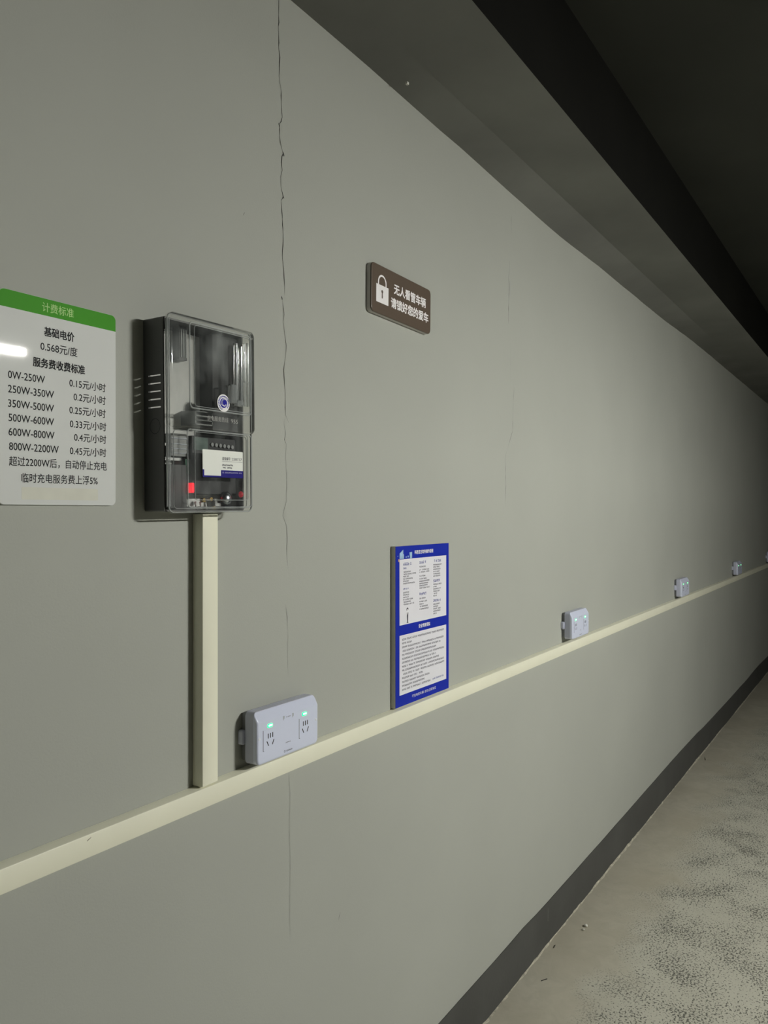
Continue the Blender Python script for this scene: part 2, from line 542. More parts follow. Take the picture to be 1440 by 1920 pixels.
# cracks in the plaster, as dark open ribbons on the wall
CR = [
 ([(1.294, 2.692), (1.294, 2.675), (1.294, 2.628), (1.292, 2.618), (1.294, 2.586), (1.293, 2.576), (1.297, 2.557), (1.296, 2.531), (1.294, 2.516), (1.297, 2.501), (1.302, 2.489), (1.301, 2.477), (1.304, 2.441), (1.305, 2.434), (1.301, 2.423), (1.294, 2.414), (1.296, 2.405), (1.298, 2.378), (1.304, 2.366), (1.308, 2.359), (1.304, 2.351), (1.302, 2.336), (1.305, 2.322), (1.299, 2.305), (1.301, 2.285), (1.308, 2.267), (1.301, 2.256), (1.304, 2.232), (1.308, 2.193), (1.308, 2.175), (1.305, 2.138), (1.309, 2.116), (1.311, 2.095), (1.313, 2.078), (1.312, 2.062)], 0.0012, 'crack'),
 ([(1.303, 2.057), (1.306, 2.043), (1.311, 2.019), (1.307, 2.003), (1.318, 1.954), (1.316, 1.933), (1.309, 1.902), (1.313, 1.867), (1.315, 1.808), (1.326, 1.791)], 0.0010, 'crack'),
 ([(1.312, 1.799), (1.310, 1.789), (1.316, 1.768), (1.312, 1.754), (1.319, 1.743), (1.315, 1.721), (1.317, 1.695)], 0.0008, 'crack'),
 ([(1.317, 1.695), (1.319, 1.669), (1.319, 1.625), (1.306, 1.594), (1.319, 1.571), (1.321, 1.540), (1.320, 1.510), (1.324, 1.481)], 0.0007, 'crack'),
 ([(1.315, 1.407), (1.321, 1.377), (1.323, 1.351)], 0.0007, 'crack_faint'),
 ([(1.323, 1.351), (1.323, 1.30), (1.325, 1.25)], 0.0008, 'hair_crack'),
 ([(1.326, 1.048), (1.331, 1.002), (1.328, 0.923), (1.331, 0.847), (1.330, 0.76), (1.332, 0.68)], 0.0011, 'hair_crack'),
 ([(2.495, 2.602), (2.496, 2.57), (2.498, 2.540)], 0.0009, 'crack'),
 ([(2.483, 2.443), (2.478, 2.41), (2.474, 2.384), (2.478, 2.35), (2.476, 2.327), (2.474, 2.28), (2.472, 2.228)], 0.0011, 'crack'),
 ([(2.489, 2.173), (2.491, 2.10), (2.489, 2.035)], 0.0014, 'hair_crack'),
 ([(2.520, 2.028), (2.511, 1.975), (2.507, 1.875), (2.463, 1.811)], 0.0010, 'crack_faint'),
 ([(2.463, 1.811), (2.446, 1.784), (2.449, 1.73), (2.452, 1.681), (2.446, 1.658), (2.450, 1.619)], 0.0011, 'crack_faint'),
 ([(1.190, 2.197), (1.187, 2.193), (1.185, 2.189)], 0.0012, 'crack_faint'),
 ([(1.514, 0.669), (1.510, 0.661), (1.506, 0.653)], 0.0012, 'crack'),
 ([(2.315, 2.063), (2.320, 2.0625), (2.326, 2.062)], 0.0030, 'crack_faint'),
]
for pts, wd, mk in CR:
    bm = bmesh.new()
    # subdivide with a little jitter
    P = []
    for (ax, az), (bx, bz) in zip(pts, pts[1:]):
        n = max(1, int(abs(bz - az) / 0.012))
        for k in range(n):
            t = k / n
            P.append((ax + (bx - ax) * t + (R.uniform(-0.0011, 0.0011) if k else 0), az + (bz - az) * t))
    P.append(pts[-1])
    wd *= 1.55
    prev = None
    for i, (x, z) in enumerate(P):
        e = min(1.0, (i + 0.35) / 2.5, (len(P) - 1 - i + 0.35) / 2.5)
        h = wd * e * R.choice((0.35, 0.5, 0.6, 0.9, 1.3)) * 0.5
        cur = (bm.verts.new((x - h, -0.00035, z)), bm.verts.new((x + h, -0.00035, z)))
        if prev:
            bm.faces.new((prev[0], prev[1], cur[1], cur[0]))
        prev = cur
    link('crack', bm, M[mk], parent=wall)
bm = bmesh.new()
for (x, z, a) in ((1.3085, 2.357, 0.003), (1.2945, 2.413, 0.0022), (1.3085, 2.266, 0.0018), (1.3035, 2.052, 0.0022)):
    slab(bm, ((x - a, z + a * 1.6), (x + a * 0.3, z + a), (x + a, z - a), (x + a * 0.2, z - a * 1.5)), -0.0002, -0.0005)
link('plaster_chip', bm, M['crack'], parent=wall)
bm = bmesh.new()
box(bm, 1.739, 1.747, -0.047, -0.041, SOF - 0.0105, SOF - 0.0045)
link('paint_fleck', bm, M['chip'], parent=beam)

# scuffs on the skirting
bm = bmesh.new()
quad(bm, ((2.826, 0.132), (2.8285, 0.132), (2.8255, 0.085), (2.823, 0.085)), -0.0033)
link('scratch', bm, mat('pale_scratch', (0.20, 0.21, 0.19), 0.8, var=0.2, vscale=90), parent=bpy.data.objects['baseboard_left'])

# ------------------------------------------------------------------ the lamp that lights the wall (behind and right of the camera)
lt = thing('tube_light', 'long lit tube lamp hanging in the driveway opposite the wall', 'lamp', (sum(LAMP_X) / 2, LAMP_Y, LAMP_Z))
hl = (LAMP_X[1] - LAMP_X[0]) / 2
bm = bmesh.new()
cyl(bm, (-hl, 0, 0), (1, 0, 0), 0.014, 2 * hl, 20)
link('tube', bm, M['tube'], parent=lt)
bm = bmesh.new()
box(bm, -hl - 0.03, hl + 0.03, -0.062, 0.062, 0.022, 0.065)
for s in (-1, 1):
    box(bm, -hl - 0.03, hl + 0.03, s * 0.061 - 0.001, s * 0.061 + 0.001, 0.0, 0.0225)  # added unseen side skirts, shaped to cut lamp light off beam and upper wall
for s in (-1, 1):
    box(bm, s * (hl + 0.016) - 0.012, s * (hl + 0.016) + 0.012, -0.016, 0.016, -0.016, 0.0225)
link('batten', bm, M['fixture'], parent=lt)
for s in (-1, 1):
    bm = bmesh.new()
    cyl(bm, (s * hl * 0.8, 0, 0.064), (0, 0, 1), 0.005, ZC - LAMP_Z - 0.065, 8)
    link('hanger', bm, M['fixture'], parent=lt)

# ------------------------------------------------------------------ cable trunking
TZ0, TZ1, TD = 1.0590, 1.0958, 0.026
tk = thing('cable_trunking', 'cream plastic cable trunking running level along the whole grey wall under the sockets', 'cable trunking', (0, 0, 1.059))
cuts = [X0 + 0.02, 1.62 - 0.517, 3.1046, 5.1, 7.1, 9.1, 11.1, 13.1, X1 - 0.02]
bm = bmesh.new()
box(bm, cuts[0], cuts[-1], -0.020, -0.0004, 0.0012, TZ1 - TZ0 - 0.0012)
link('trunking_base', bm, M['cream'], parent=tk)
def profile_run(bm, x0, x1, z0, z1, d, back=0.0006):
    prof = [(-back, z0), (-(d - 0.0018), z0), (-(d - 0.0006), z0 + 0.0005), (-d, z0 + 0.0018), (-d, z1 - 0.0018), (-(d - 0.0006), z1 - 0.0005), (-(d - 0.0018), z1), (-back, z1)]
    a = [bm.verts.new((x0, y, z)) for y, z in prof]
    b = [bm.verts.new((x1, y, z)) for y, z in prof]
    for i in range(len(prof)):
        j = (i + 1) % len(prof)
        bm.faces.new((a[i], a[j], b[j], b[i]))
    bm.faces.new(a); bm.faces.new(b)
for a, b in zip(cuts[:1] + cuts[2:-1], cuts[2:]):
    bm = bmesh.new()
    profile_run(bm, a + 0.0006, b - 0.0006, 0, TZ1 - TZ0, TD)
    link('trunking_cover', bm, M['cream'], parent=tk, smooth=True)
bm = bmesh.new()
slab(bm, ((0.8020, 0.0270), (0.8085, 0.0300), (0.8100, 0.0315), (0.8030, 0.0288)), -TD + 0.0001, -TD - 0.0003)
link('nick', bm, M['seam'], parent=tk)

vk = thing('cable_trunking', 'cream plastic cable trunking dropping upright from the meter box to the level trunking', 'cable trunking', (1.0497, 0, 1.0975))
bm = bmesh.new()
VH = 1.5975 - 1.0975
prof = [(0, -0.0006), (0, -(TD - 0.0018)), (0.0005, -(TD - 0.0006)), (0.0018, -TD), (0.0377, -TD), (0.039, -(TD - 0.0006)), (0.0395, -(TD - 0.0018)), (0.0395, -0.0006)]
a = [bm.verts.new((x, y, 0.0)) for x, y in prof]
b = [bm.verts.new((x, y, VH)) for x, y in prof]
# bottom end cut slightly out of square
for v in a:
    v.co.z = 0.0018 + 0.0012 * (v.co.x / 0.04)
for i in range(len(prof)):
    j = (i + 1) % len(prof)
    bm.faces.new((a[i], a[j], b[j], b[i]))
bm.faces.new(a); bm.faces.new(b)
link('trunking_cover', bm, M['cream'], parent=vk, smooth=True)
bm = bmesh.new()
box(bm, 0.0012, 0.0383, -0.020, -0.0004, 0.0, 0.0035)
link('trunking_base', bm, M['cream'], parent=vk)

# ------------------------------------------------------------------ tariff sign (white board, green head)
GX, GZ, GW, GH = 0.669, 1.6113, 0.2052, 0.3135
gs = thing('tariff_sign', 'white glossy price board with green heading strip and black lettering left of the meter box', 'sign', (GX, 0, GZ))
bm = bmesh.new()
rbox(bm, 0, GW, 0, GH, 0.009, -0.0004, -0.0045, bev=0.0008, n=8)
link('board', bm, M['white_print'], parent=gs, smooth=True)
bm = bmesh.new()
zs = GH - 0.0262
pts = [(x, z) for x, z in outline(0.0006, GW - 0.0006, zs - 0.05, GH - 0.0006, 0.0086, 8) if z > zs]
pts = [(GW - 0.0006, zs)] + pts + [(0.0006, zs)]
slab(bm, pts, -0.0043, -0.0047)
link('heading_strip', bm, M['green_print'], parent=gs)
bm = bmesh.new()
text_into(bm, '计费标准', 0.7388 - GX, 0.7937 - GX, 1.9112 - GZ, 0.0150, -0.00485, 0.006, z1=1.9118 - GZ)
link('heading_lettering', bm, M['title_green'], parent=gs)
bm = bmesh.new()
rows = [('基础电价', .7424, .7946, 1.8745, .0152, .016), ('0.568元/度', .7361, .8005, 1.8518, .0155, .0), ('服务费收费标准', .7237, .8142, 1.8260, .0152, .016),
        ('0W-250W', .6837, .7433, 1.8013, .0158, 0), ('0.15元/小时', .7860, .8539, 1.8029, .0150, 0),
        ('250W-350W', .6837, .7588, 1.7805, .0158, 0), ('0.2元/小时', .7937, .8539, 1.7821, .0150, 0),
        ('350W-500W', .6837, .7588, 1.7595, .0158, 0), ('0.25元/小时', .7860, .8539, 1.7608, .0150, 0),
        ('500W-600W', .6845, .7588, 1.7388, .0158, 0), ('0.33元/小时', .7869, .8550, 1.7392, .0150, 0),
        ('600W-800W', .6845, .7597, 1.7181, .0158, 0), ('0.4元/小时', .7946, .8550, 1.7187, .0150, 0),
        ('800W-2200W', .6853, .7671, 1.6970, .0158, 0), ('0.45元/小时', .7869, .8550, 1.6971, .0150, 0),
        ('超过2200W后，自动停止充电', .6853, .8560, 1.6752, .0150, 0), ('临时充电服务费上浮5%', .7047, .8384, 1.6514, .0150, 0)]
bm.free()
for s, a, b, z, em, bold in rows:
    line_part('lettering', gs, M['ink'], s, a - GX, b - GX, z - GZ, em, -0.0047, bold + 0.007)
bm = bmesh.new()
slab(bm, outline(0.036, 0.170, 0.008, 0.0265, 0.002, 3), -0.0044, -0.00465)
link('painted_reflection', bm, M['board_reflection'], parent=gs)  # faint reflection on the board, painted as a flat cream patch

# ------------------------------------------------------------------ brown padlock sign
BX, BZ, BW, BH = 1.6218, 2.0925, 0.2950, 0.1213
bs = thing('padlock_sign', 'small brown plastic sign with a white padlock and two lines of white lettering', 'sign', (BX, 0, BZ), roty=math.radians(0.9))
bm = bmesh.new()
rbox(bm, 0, BW, 0, BH, 0.013, -0.0004, -0.0112, bev=0.0, n=8)
link('backing', bm, M['brown_edge'], parent=bs, smooth=True)
bm = bmesh.new()
rbox(bm, 0, BW, 0, BH, 0.013, -0.0112, -0.0150, bev=0.0022, n=8)
link('face', bm, M['brown'], parent=bs, smooth=True)
yt = -0.0152
def BL(x, z):
    return x - BX, z - BZ
bm = bmesh.new()
lx0, lx1, lz0, lz1 = 0.0213, 0.0776, 0.0275, 0.0720
# padlock body with keyhole cut out
kx, kz = (lx0 + lx1) / 2 - 0.001, (lz0 + lz1) / 2 + 0.003
hole = []
for k in range(13):
    a = math.radians(-60 + 300 * k / 12)
    hole.append((kx + 0.0042 * math.cos(a), kz + 0.004 + 0.0042 * math.sin(a)))
hole += [(kx - 0.0022, kz - 0.0125), (kx + 0.0030, kz - 0.0125)]
def plate_hole(bm, x0, x1, z0, z1, hole, y):
    o = [bm.verts.new((x, y, z)) for x, z in ((x0, z0), (x1, z0), (x1, z1), (x0, z1))]
    h = [bm.verts.new((x, y, z)) for x, z in hole]
    es = [bm.edges.new((o[i], o[(i + 1) % 4])) for i in range(4)] + [bm.edges.new((h[i], h[(i + 1) % len(h)])) for i in range(len(h))]
    bmesh.ops.triangle_fill(bm, edges=es, use_beauty=True)
plate_hole(bm, lx0, lx1, lz0, lz1, hole, yt)
link('padlock_symbol', bm, M['sign_white'], parent=bs)
bm = bmesh.new()
# shackle
scx = (lx0 + lx1) / 2 - 0.001
o_, i_ = [], []
for k in range(25):
    a = math.pi * k / 24
    o_.append((scx + 0.0195 * math.cos(a), 0.0785 + 0.0195 * math.sin(a)))
    i_.append((scx + 0.0150 * math.cos(a), 0.0785 + 0.0150 * math.sin(a)))
o_ = [(scx + 0.0195, lz1)] + o_ + [(scx - 0.0195, lz1)]
i_ = [(scx + 0.0150, lz1)] + i_ + [(scx - 0.0150, lz1)]
ov = [bm.verts.new((x, yt, z)) for x, z in o_]
iv = [bm.verts.new((x, yt, z)) for x, z in i_]
for k in range(len(ov) - 1):
    bm.faces.new((ov[k], ov[k + 1], iv[k + 1], iv[k]))
link('shackle_symbol', bm, M['sign_white'], parent=bs)
line_part('lettering', bs, M['sign_white'], '无人看管车辆', 1.7260 - BX, 1.8873 - BX, 2.1712 - BZ, 0.0275, yt, 0.026)
line_part('lettering', bs, M['sign_white'], '请锁好您的爱车', 1.7120 - BX, 1.9020 - BX, 2.1335 - BZ, 0.0275, yt, 0.026)

# ------------------------------------------------------------------ blue instruction poster
PX, PZ, PW, PH = 1.7355, 1.0985, 0.2880, 0.4145
ps = thing('notice_board', 'tall blue notice board with two white panels of small print, standing on the trunking', 'notice board', (PX, 0, PZ))
bm = bmesh.new()
box(bm, 0, PW, -0.0135, -0.0004, 0, PH)
link('foam_board', bm, M['board_edge'], parent=ps)
bm = bmesh.new()
box(bm, 0, PW, -0.0140, -0.0136, 0.0005, PH)
link('printed_face', bm, M['blue'], parent=ps)
K = 1.0056
def U(s): return (s - 1.7259) * K
def V(z): return (z - 1.1025) * K + 0.0028
for nm, z0, z1 in (('upper_panel', 1.3088, 1.4780), ('lower_panel', 1.1292, 1.2825)):
    bm = bmesh.new()
    box(bm, U(1.745), U(1.9965), -0.0144, -0.0139, V(z0), V(z1))
    link(nm, bm, M['paper'], parent=ps)
yp = -0.0146
for s, a, b, z, em, bold in (('科邑官方软件操作说明', 1.8214, 1.9209, 1.4938, 0.0110, 0.02), ('安全驾驶须知', 1.8426, 1.9036, 1.2960, 0.0108, 0.02),
                             ('不充电的车辆', 1.8079, 1.8690, 1.1162, 0.0085, 0), ('请勿占用车位', 1.8740, 1.9371, 1.1162, 0.0085, 0)):
    line_part('white_lettering', ps, M['sign_white'], s, U(a), U(b), V(z), em, yp + 0.0003, bold)
bm = bmesh.new()
for s0, s1, z in ((1.7629, 1.8053, 1.4650), (1.8459, 1.8856, 1.4654), (1.9218, 1.9700, 1.4659), (1.8459, 1.8856, 1.3812), (1.9218, 1.9639, 1.4107), (1.9218, 1.9639, 1.3562)):
    fine_print(bm, U(s0), U(s1), V(z), 0.0068, yp, int(s0 * 1000 + z * 77))
for s0, s1, z, h in ((1.7629, 1.779, 1.4545, 0.0045), (1.7629, 1.790, 1.4010, 0.0040), (1.918, 1.9837, 1.1425, 0.0042)):
    fine_print(bm, U(s0), U(s1), V(z), h, yp, int(s0 * 900 + z * 33))
link('blue_print', bm, M['blue_ink'], parent=ps, kind='stuff')
bm = bmesh.new()
def block(x0, zs, wmax, h, seed):
    rr = random.Random(seed)
    for i, z in enumerate(zs):
        wd = wmax * rr.choice((0.45, 0.62, 0.75, 0.9, 1.0, 0.85))
        fine_print(bm, U(x0), U(x0 + wd), V(z), h, yp, seed * 31 + i)
block(1.7625, [1.4448 - 0.0060 * i for i in range(6)], 0.066, 0.0036, 1)
block(1.7625, [1.3915 - 0.0061 * i for i in range(6)], 0.066, 0.0036, 2)
block(1.8459, [1.4537, 1.4455, 1.4395, 1.4290, 1.4215, 1.4150, 1.4090, 1.4030, 1.3968], 0.054, 0.0037, 3)
block(1.8459, [1.3690, 1.3605, 1.3540, 1.3475, 1.3405], 0.056, 0.0037, 4)
block(1.9218, [1.4548 - 0.0062 * i for i in range(6)], 0.048, 0.0037, 5)
block(1.9218, [1.4010 - 0.0063 * i for i in range(6)], 0.048, 0.0037, 6)
block(1.9218, [1.3465 - 0.0064 * i for i in range(5)], 0.048, 0.0037, 7)
rr = random.Random(5)
wid = [1.0, 0.22, 1.0, 0.93, 0.80, 1.0, 0.80, 0.88, 1.0, 1.0, 0.48, 0.66, 0.52, 0.66]
for i, q in enumerate(wid):
    z = 1.2712 - i * 0.00995
    fine_print(bm, U(1.757), U(1.757) + q * 0.228, V(z), 0.0046, yp, 300 + i)
link('fine_print', bm, M['ink_grey'], parent=ps, kind='stuff')
# small drawing of a standing figure in a dark suit
bm = bmesh.new()
fx, fz = U(1.784), V(1.3125)
disc(bm, fx, fz + 0.0345, 0, 0.0047, yp, 16)
quad(bm, ((fx - 0.0020, fz + 0.0005), (fx + 0.0028, fz + 0.0005), (fx + 0.0040, fz + 0.0265), (fx - 0.0040, fz + 0.0265)), yp)
quad(bm, ((fx - 0.0045, fz - 0.001), (fx + 0.0050, fz - 0.001), (fx + 0.0040, fz + 0.0015), (fx - 0.0030, fz + 0.0015)), yp - 0.00002)
link('figure_drawing', bm, M['ink_grey'], parent=ps)
bm = bmesh.new()
disc(bm, fx + 0.0008, fz + 0.0325, 0, 0.0030, yp - 0.0001, 14)
quad(bm, ((fx - 0.0045, fz + 0.0180), (fx - 0.0032, fz + 0.0180), (fx - 0.0032, fz + 0.0270), (fx - 0.0045, fz + 0.0270)), yp - 0.0001)
quad(bm, ((fx - 0.0005, fz + 0.0210), (fx + 0.0010, fz + 0.0210), (fx + 0.0022, fz + 0.0285), (fx - 0.0012, fz + 0.0285)), yp - 0.0001)
link('figure_highlights', bm, M['sign_white'], parent=ps)
# pale blue angular ornament in the heading
bm = bmesh.new()
quad(bm, [(U(a), V(b)) for a, b in ((1.7634, 1.5030), (1.7455, 1.4933), (1.7455, 1.4794), (1.7634, 1.4790))], yp + 0.0003)
quad(bm, [(U(a), V(b)) for a, b in ((1.7947, 1.4945), (1.8080, 1.4953), (1.8080, 1.4789), (1.7973, 1.4788))], yp + 0.0003)
quad(bm, [(U(a), V(b)) for a, b in ((1.7640, 1.4920), (1.7673, 1.4900), (1.7673, 1.4790), (1.7640, 1.4790))], yp + 0.0003)
for s, z, r in ((1.7780, 1.4830, 0.0022), (1.7880, 1.4840, 0.0026), (1.7370, 1.4870, 0.0014)):
    disc(bm, U(s), V(z), 0, r, yp + 0.0003, 12)
link('ornament', bm, M['pale_blue'], parent=ps)
bm = bmesh.new()
disc(bm, U(1.7420), V(1.4755), 0, 0.0040, yp + 0.0001, 14)
link('ornament_dot', bm, M['skin_ink'], parent=ps)

# ------------------------------------------------------------------ twin charging sockets
SW, SH = 0.1945, 0.1035
def make_socket(loc, label):
    t = thing('charging_socket', label, 'socket', loc, 'twin charging sockets along the trunking')
    # flush box against the wall with a conduit lug on its left side
    bm = bmesh.new()
    rbox(bm, 0.004, SW - 0.004, 0.004, SH - 0.004, 0.008, -0.0004, -0.0125, bev=0.0, n=5)
    link('back_box', bm, M['backbox'], parent=t, smooth=True)
    bm = bmesh.new()
    rbox(bm, -0.0075, 0.0055, 0.038, 0.067, 0.005, -0.0008, -0.0120, bev=0.003, n=5)
    link('side_lug', bm, M['panel_side'], parent=t, smooth=True)
    bm = bmesh.new()
    rbox(bm, 0, SW, 0, SH, 0.010, -0.0125, -0.0330, bev=0.0, n=8)
    link('housing', bm, M['panel_side'], parent=t, smooth=True)
    # front cover: rounded edges, top quarter raked back
    bm = bmesh.new()
    rid = 0.0835
    spec = [(0.0, -0.0330), (0.0, -0.0395), (0.0006, -0.0418), (0.0020, -0.0434), (0.0042, -0.0440)]
    prev = None
    def pull(z, y):
        t_ = max(0.0, (z - rid) / (SH - rid))
        return y + t_ * 0.0120 * ((abs(y) - 0.033) / 0.011)
    nq = 9
    for ins, y in spec:
        ol = outline(ins, SW - ins, ins, SH - ins, 0.011 - ins * 0.8, 8)
        ol = ol[:nq] + [(SW - ins, rid)] + ol[nq:3 * nq] + [(ins, rid)] + ol[3 * nq:]
        ring = [bm.verts.new((x, pull(z, y), z)) for x, z in ol]
        if prev:
            for i in range(len(ring)):
                j = (i + 1) % len(ring)
                bm.faces.new((prev[i], prev[j], ring[j], ring[i]))
        prev = ring
    # the flat face below the ridge and the raked face above it
    rgt, lft = prev[nq], prev[3 * nq + 1]
    bm.faces.new(prev[3 * nq + 1:] + prev[:nq + 1])
    bm.faces.new(prev[nq:3 * nq + 2])
    # tidy the side joints
    bmesh.ops.remove_doubles(bm, verts=bm.verts, dist=0.00005)
    link('front_cover', bm, M['panel'], parent=t, smooth=True)
    yf = -0.0440
    # the two recessed outlet modules
    for k, (mx, mz0, mz1) in enumerate(((0.0166, 0.0250, 0.0662), (0.1289, 0.0240, 0.0655))):
        bm = bmesh.new()
        g = 0.0009
        x0, x1 = mx, mx + 0.0455
        rect(bm, x0, x0 + g, mz0, mz1, yf + 0.001, yf - 0.00025)
        rect(bm, x0 + g, x0 + 0.004, mz0, mz0 + g, yf + 0.001, yf - 0.00025)
        o = link('outlet', bm, M['slot'], parent=t)
        bm = bmesh.new()
        slab(bm, outline(x0 + g, x1, mz0 + g * 0.5, mz1, 0.0015, 3), yf + 0.0006, yf - 0.0003)
        link('outlet_face', bm, M['panel'], parent=o)
        cx = 0.0398 if k == 0 else 0.1512
        cx -= 0.0015
        for dx in (-0.0068, 0.0, 0.0068):
            bm = bmesh.new()
            rect(bm, cx + dx - 0.0012, cx + dx + 0.0012, 0.0480, 0.0575, yf, yf - 0.0005)
            link('pin_slot', bm, M['slot'], parent=o)
        for s in (-1, 1):
            bm = bmesh.new()
            xa, xb = cx + s * 0.0105, cx + s * 0.0058
            slab(bm, ((xb - 0.0012, 0.0335), (xb + 0.0012, 0.0335), (xa + 0.0012, 0.0430), (xa - 0.0012, 0.0430)), yf, yf - 0.0005)
            link('pin_slot', bm, M['slot'], parent=o)
        # status light
        bm = bmesh.new()
        lx = 0.0372 if k == 0 else 0.1468
        rbox(bm, lx - 0.0078, lx + 0.0078, 0.0690, 0.0762, 0.0034, yf + 0.0002, yf - 0.0010, bev=0.0006, n=5)
        l = link('status_light', bm, M['green_led'], parent=t, label='glowing green light strip')
        bm = bmesh.new()
        rbox(bm, lx - 0.0052, lx + 0.0060, 0.0712, 0.0745, 0.0016, yf - 0.0009, yf - 0.0014, bev=0.0003, n=4)
        link('light_core', bm, M['green_core'], parent=l)
    for sx in (0.0062, 0.1862):
        bm = bmesh.new()
        dome(bm, (sx, yf + 0.0002, 0.0520), 0.0030, 0.0010, 16, 3)
        link('screw_cap', bm, M['cap'], parent=t, smooth=True)
    # print: arrows and caption under the ridge, caption under the centre, small line of print at the bottom
    for xs_, d in ((0.0795, 1), (0.1085, -1)):
        bm = bmesh.new()
        slab(bm, ((xs_ - 0.002 * 1, 0.0825), (xs_ + 0.003, 0.0815), (xs_ + (0.0022 if d > 0 else 0.0028), 0.0765), (xs_ - 0.0015, 0.0730)), yf + 0.0001, yf - 0.00015)
        link('arrow_mark', bm, M['pg'], parent=t)
    bm = bmesh.new()
    fine_print(bm, 0.0875, 0.1010, 0.0785, 0.0022, yf - 0.0003, 9)
    fine_print(bm, 0.0855, 0.1020, 0.0265, 0.0022, yf - 0.0003, 12)
    fine_print(bm, 0.0875, 0.1090, 0.0095, 0.0030, yf - 0.0003, 15)
    disc(bm, 0.0825, 0.0097, 0.0016, 0.0028, yf - 0.0003, 4, 45, 405)
    link('fine_print', bm, M['ink_grey'], parent=t, kind='stuff')
    return t

M['cap'] = mat('screw_cap_white', (0.72, 0.75, 0.82), 0.3, var=0.01)
M['pg'] = mat('pale_grey_print', (0.38, 0.41, 0.46), 0.5, var=0.02)
slabels = ['twin charging socket nearest the meter box with both green lights lit, largest in view',
           'twin charging socket just right of the blue notice board, both green lights lit',
           'twin charging socket third along the trunking from the meter box, both green lights lit',
           'small distant charging socket fourth along the trunking, in the dim part of the wall',
           'farthest charging socket, cut by the right edge of the photo']
spos = [(1.1775, 1.1010), (2.9750, 1.1115), (4.835, 1.1090), (6.775, 1.1090), (8.700, 1.1085)]
spos = [(x, max(z, TZ1 + 0.0005 + 0.0047)) for x, z in spos]
first = make_socket((spos[0][0], 0, spos[0][1] + 0.004), slabels[0])
def copy_tree(o, parent=None):
    c = o.copy()
    COL.objects.link(c)
    c.parent = parent
    for ch in list(o.children):
        copy_tree(ch, c)
    return c
for (x, z), lab in zip(spos[1:], slabels[1:]):
    c = copy_tree(first)
    c.location = (x, 0, z)
    c['label'] = lab

# ------------------------------------------------------------------ meter box with clear cover
mb = thing('meter_box', 'charcoal electricity meter box with clear smudged plastic cover fixed to the wall', 'meter box', (0.938, 0, 1.598), roty=-math.radians(0.6))
BU, BV0, BV1, BD, T = 0.196, 0.0035, 0.3340, 0.049, 0.003
bm = bmesh.new()
box(bm, T, BU - T, -T, -0.0004, BV0 + T, BV1 - T)                    # back
box(bm, BU - T, BU, -BD, -0.0004, BV0 + 0.004, BV1 - 0.004)          # right wall
box(bm, 0.004, BU - 0.004, -BD, -0.0004, BV0, BV0 + T)               # bottom wall
box(bm, 0.004, BU - 0.004, -BD, -0.0004, BV1 - T, BV1)               # top wall
# left wall with five open slots
sl = [0.2355 - 0.01355 * i for i in range(5)]
zlist = [BV0 + 0.004]
for z in reversed(sl):
    zlist += [z - 0.0013, z + 0.0013]
zlist.append(BV1 - 0.004)
box(bm, 0, T, -0.0125, -0.0004, BV0 + 0.004, BV1 - 0.004)
box(bm, 0, T, -BD, -0.0426, BV0 + 0.004, BV1 - 0.004)
for a, b in zip(zlist[0::2], zlist[1::2]):
    box(bm, 0, T, -0.0426, -0.0125, a, b)
# rounded corner pieces
for cx, cz, a0 in ((0.004, BV0 + 0.004, 180), (BU - 0.004, BV0 + 0.004, 270), (BU - 0.004, BV1 - 0.004, 0), (0.004, BV1 - 0.004, 90)):
    pts = [(cx + 0.004 * math.cos(math.radians(a0 + 15 * k)), cz + 0.004 * math.sin(math.radians(a0 + 15 * k))) for k in range(7)]
    pts.append((cx, cz))
    slab(bm, pts, -0.0004, -BD)
link('base_housing', bm, M['charcoal'], parent=mb)
# knock-out ring on the left side
bm = bmesh.new()
n = 28
ro, ri = [], []
for k in range(n):
    a = 2 * math.pi * k / n
    ro.append(bm.verts.new((-0.0003, -0.0285 + 0.0128 * math.cos(a), 0.149 + 0.0132 * math.sin(a))))
    ri.append(bm.verts.new((-0.0003, -0.0285 + 0.0120 * math.cos(a), 0.149 + 0.0124 * math.sin(a))))
for k in range(n):
    bm.faces.new((ro[k], ro[(k + 1) % n], ri[(k + 1) % n], ri[k]))
link('knockout_ring', bm, M['slot'], parent=mb)
# inside
bm = bmesh.new()
box(bm, 0.008, BU - 0.008, -0.0085, -0.0062, 0.012, BV1 - 0.010)
for u, v in ((0.02, 0.03), (0.02, 0.31), (0.17, 0.03), (0.17, 0.31)):
    cyl(bm, (u, -0.0062, v), (0, 1, 0), 0.004, 0.0031, 10)
link('mounting_plate', bm, M['plate_grey'], parent=mb)
bm = bmesh.new()
rbox(bm, 0.1235, 0.1905, 0.145, 0.3280, 0.003, -0.0088, -0.0405, bev=0.002)
link('meter_module', bm, M['module'], parent=mb, smooth=True)
bm = bmesh.new()
rbox(bm, 0.0760, 0.1905, 0.0330, 0.1385, 0.003, -0.0088, -0.0360, bev=0.002)
ctl = link('controller', bm, M['module'], parent=mb, smooth=True)
bm = bmesh.new()
rect(bm, 0.0800, 0.1150, 0.1130, 0.1360, -0.0362, -0.0375)
link('dial_window', bm, mat('dull_green_window', (0.10, 0.14, 0.125), 0.25, var=0.3, vscale=60), parent=ctl)
bm = bmesh.new()
for k in range(6):
    cyl(bm, (0.125 + 0.0105 * k, -0.0362, 0.1250 - 0.0004 * k), (0, -1, 0), 0.0036, 0.0025, 12)
link('dials', bm, M['breaker'], parent=ctl)
bm = bmesh.new()
rect(bm, 0.0650, 0.0800, 0.0700, 0.0960, -0.0300, -0.0318)
link('circuit_board', bm, M['pcb'], parent=mb)
bm = bmesh.new()
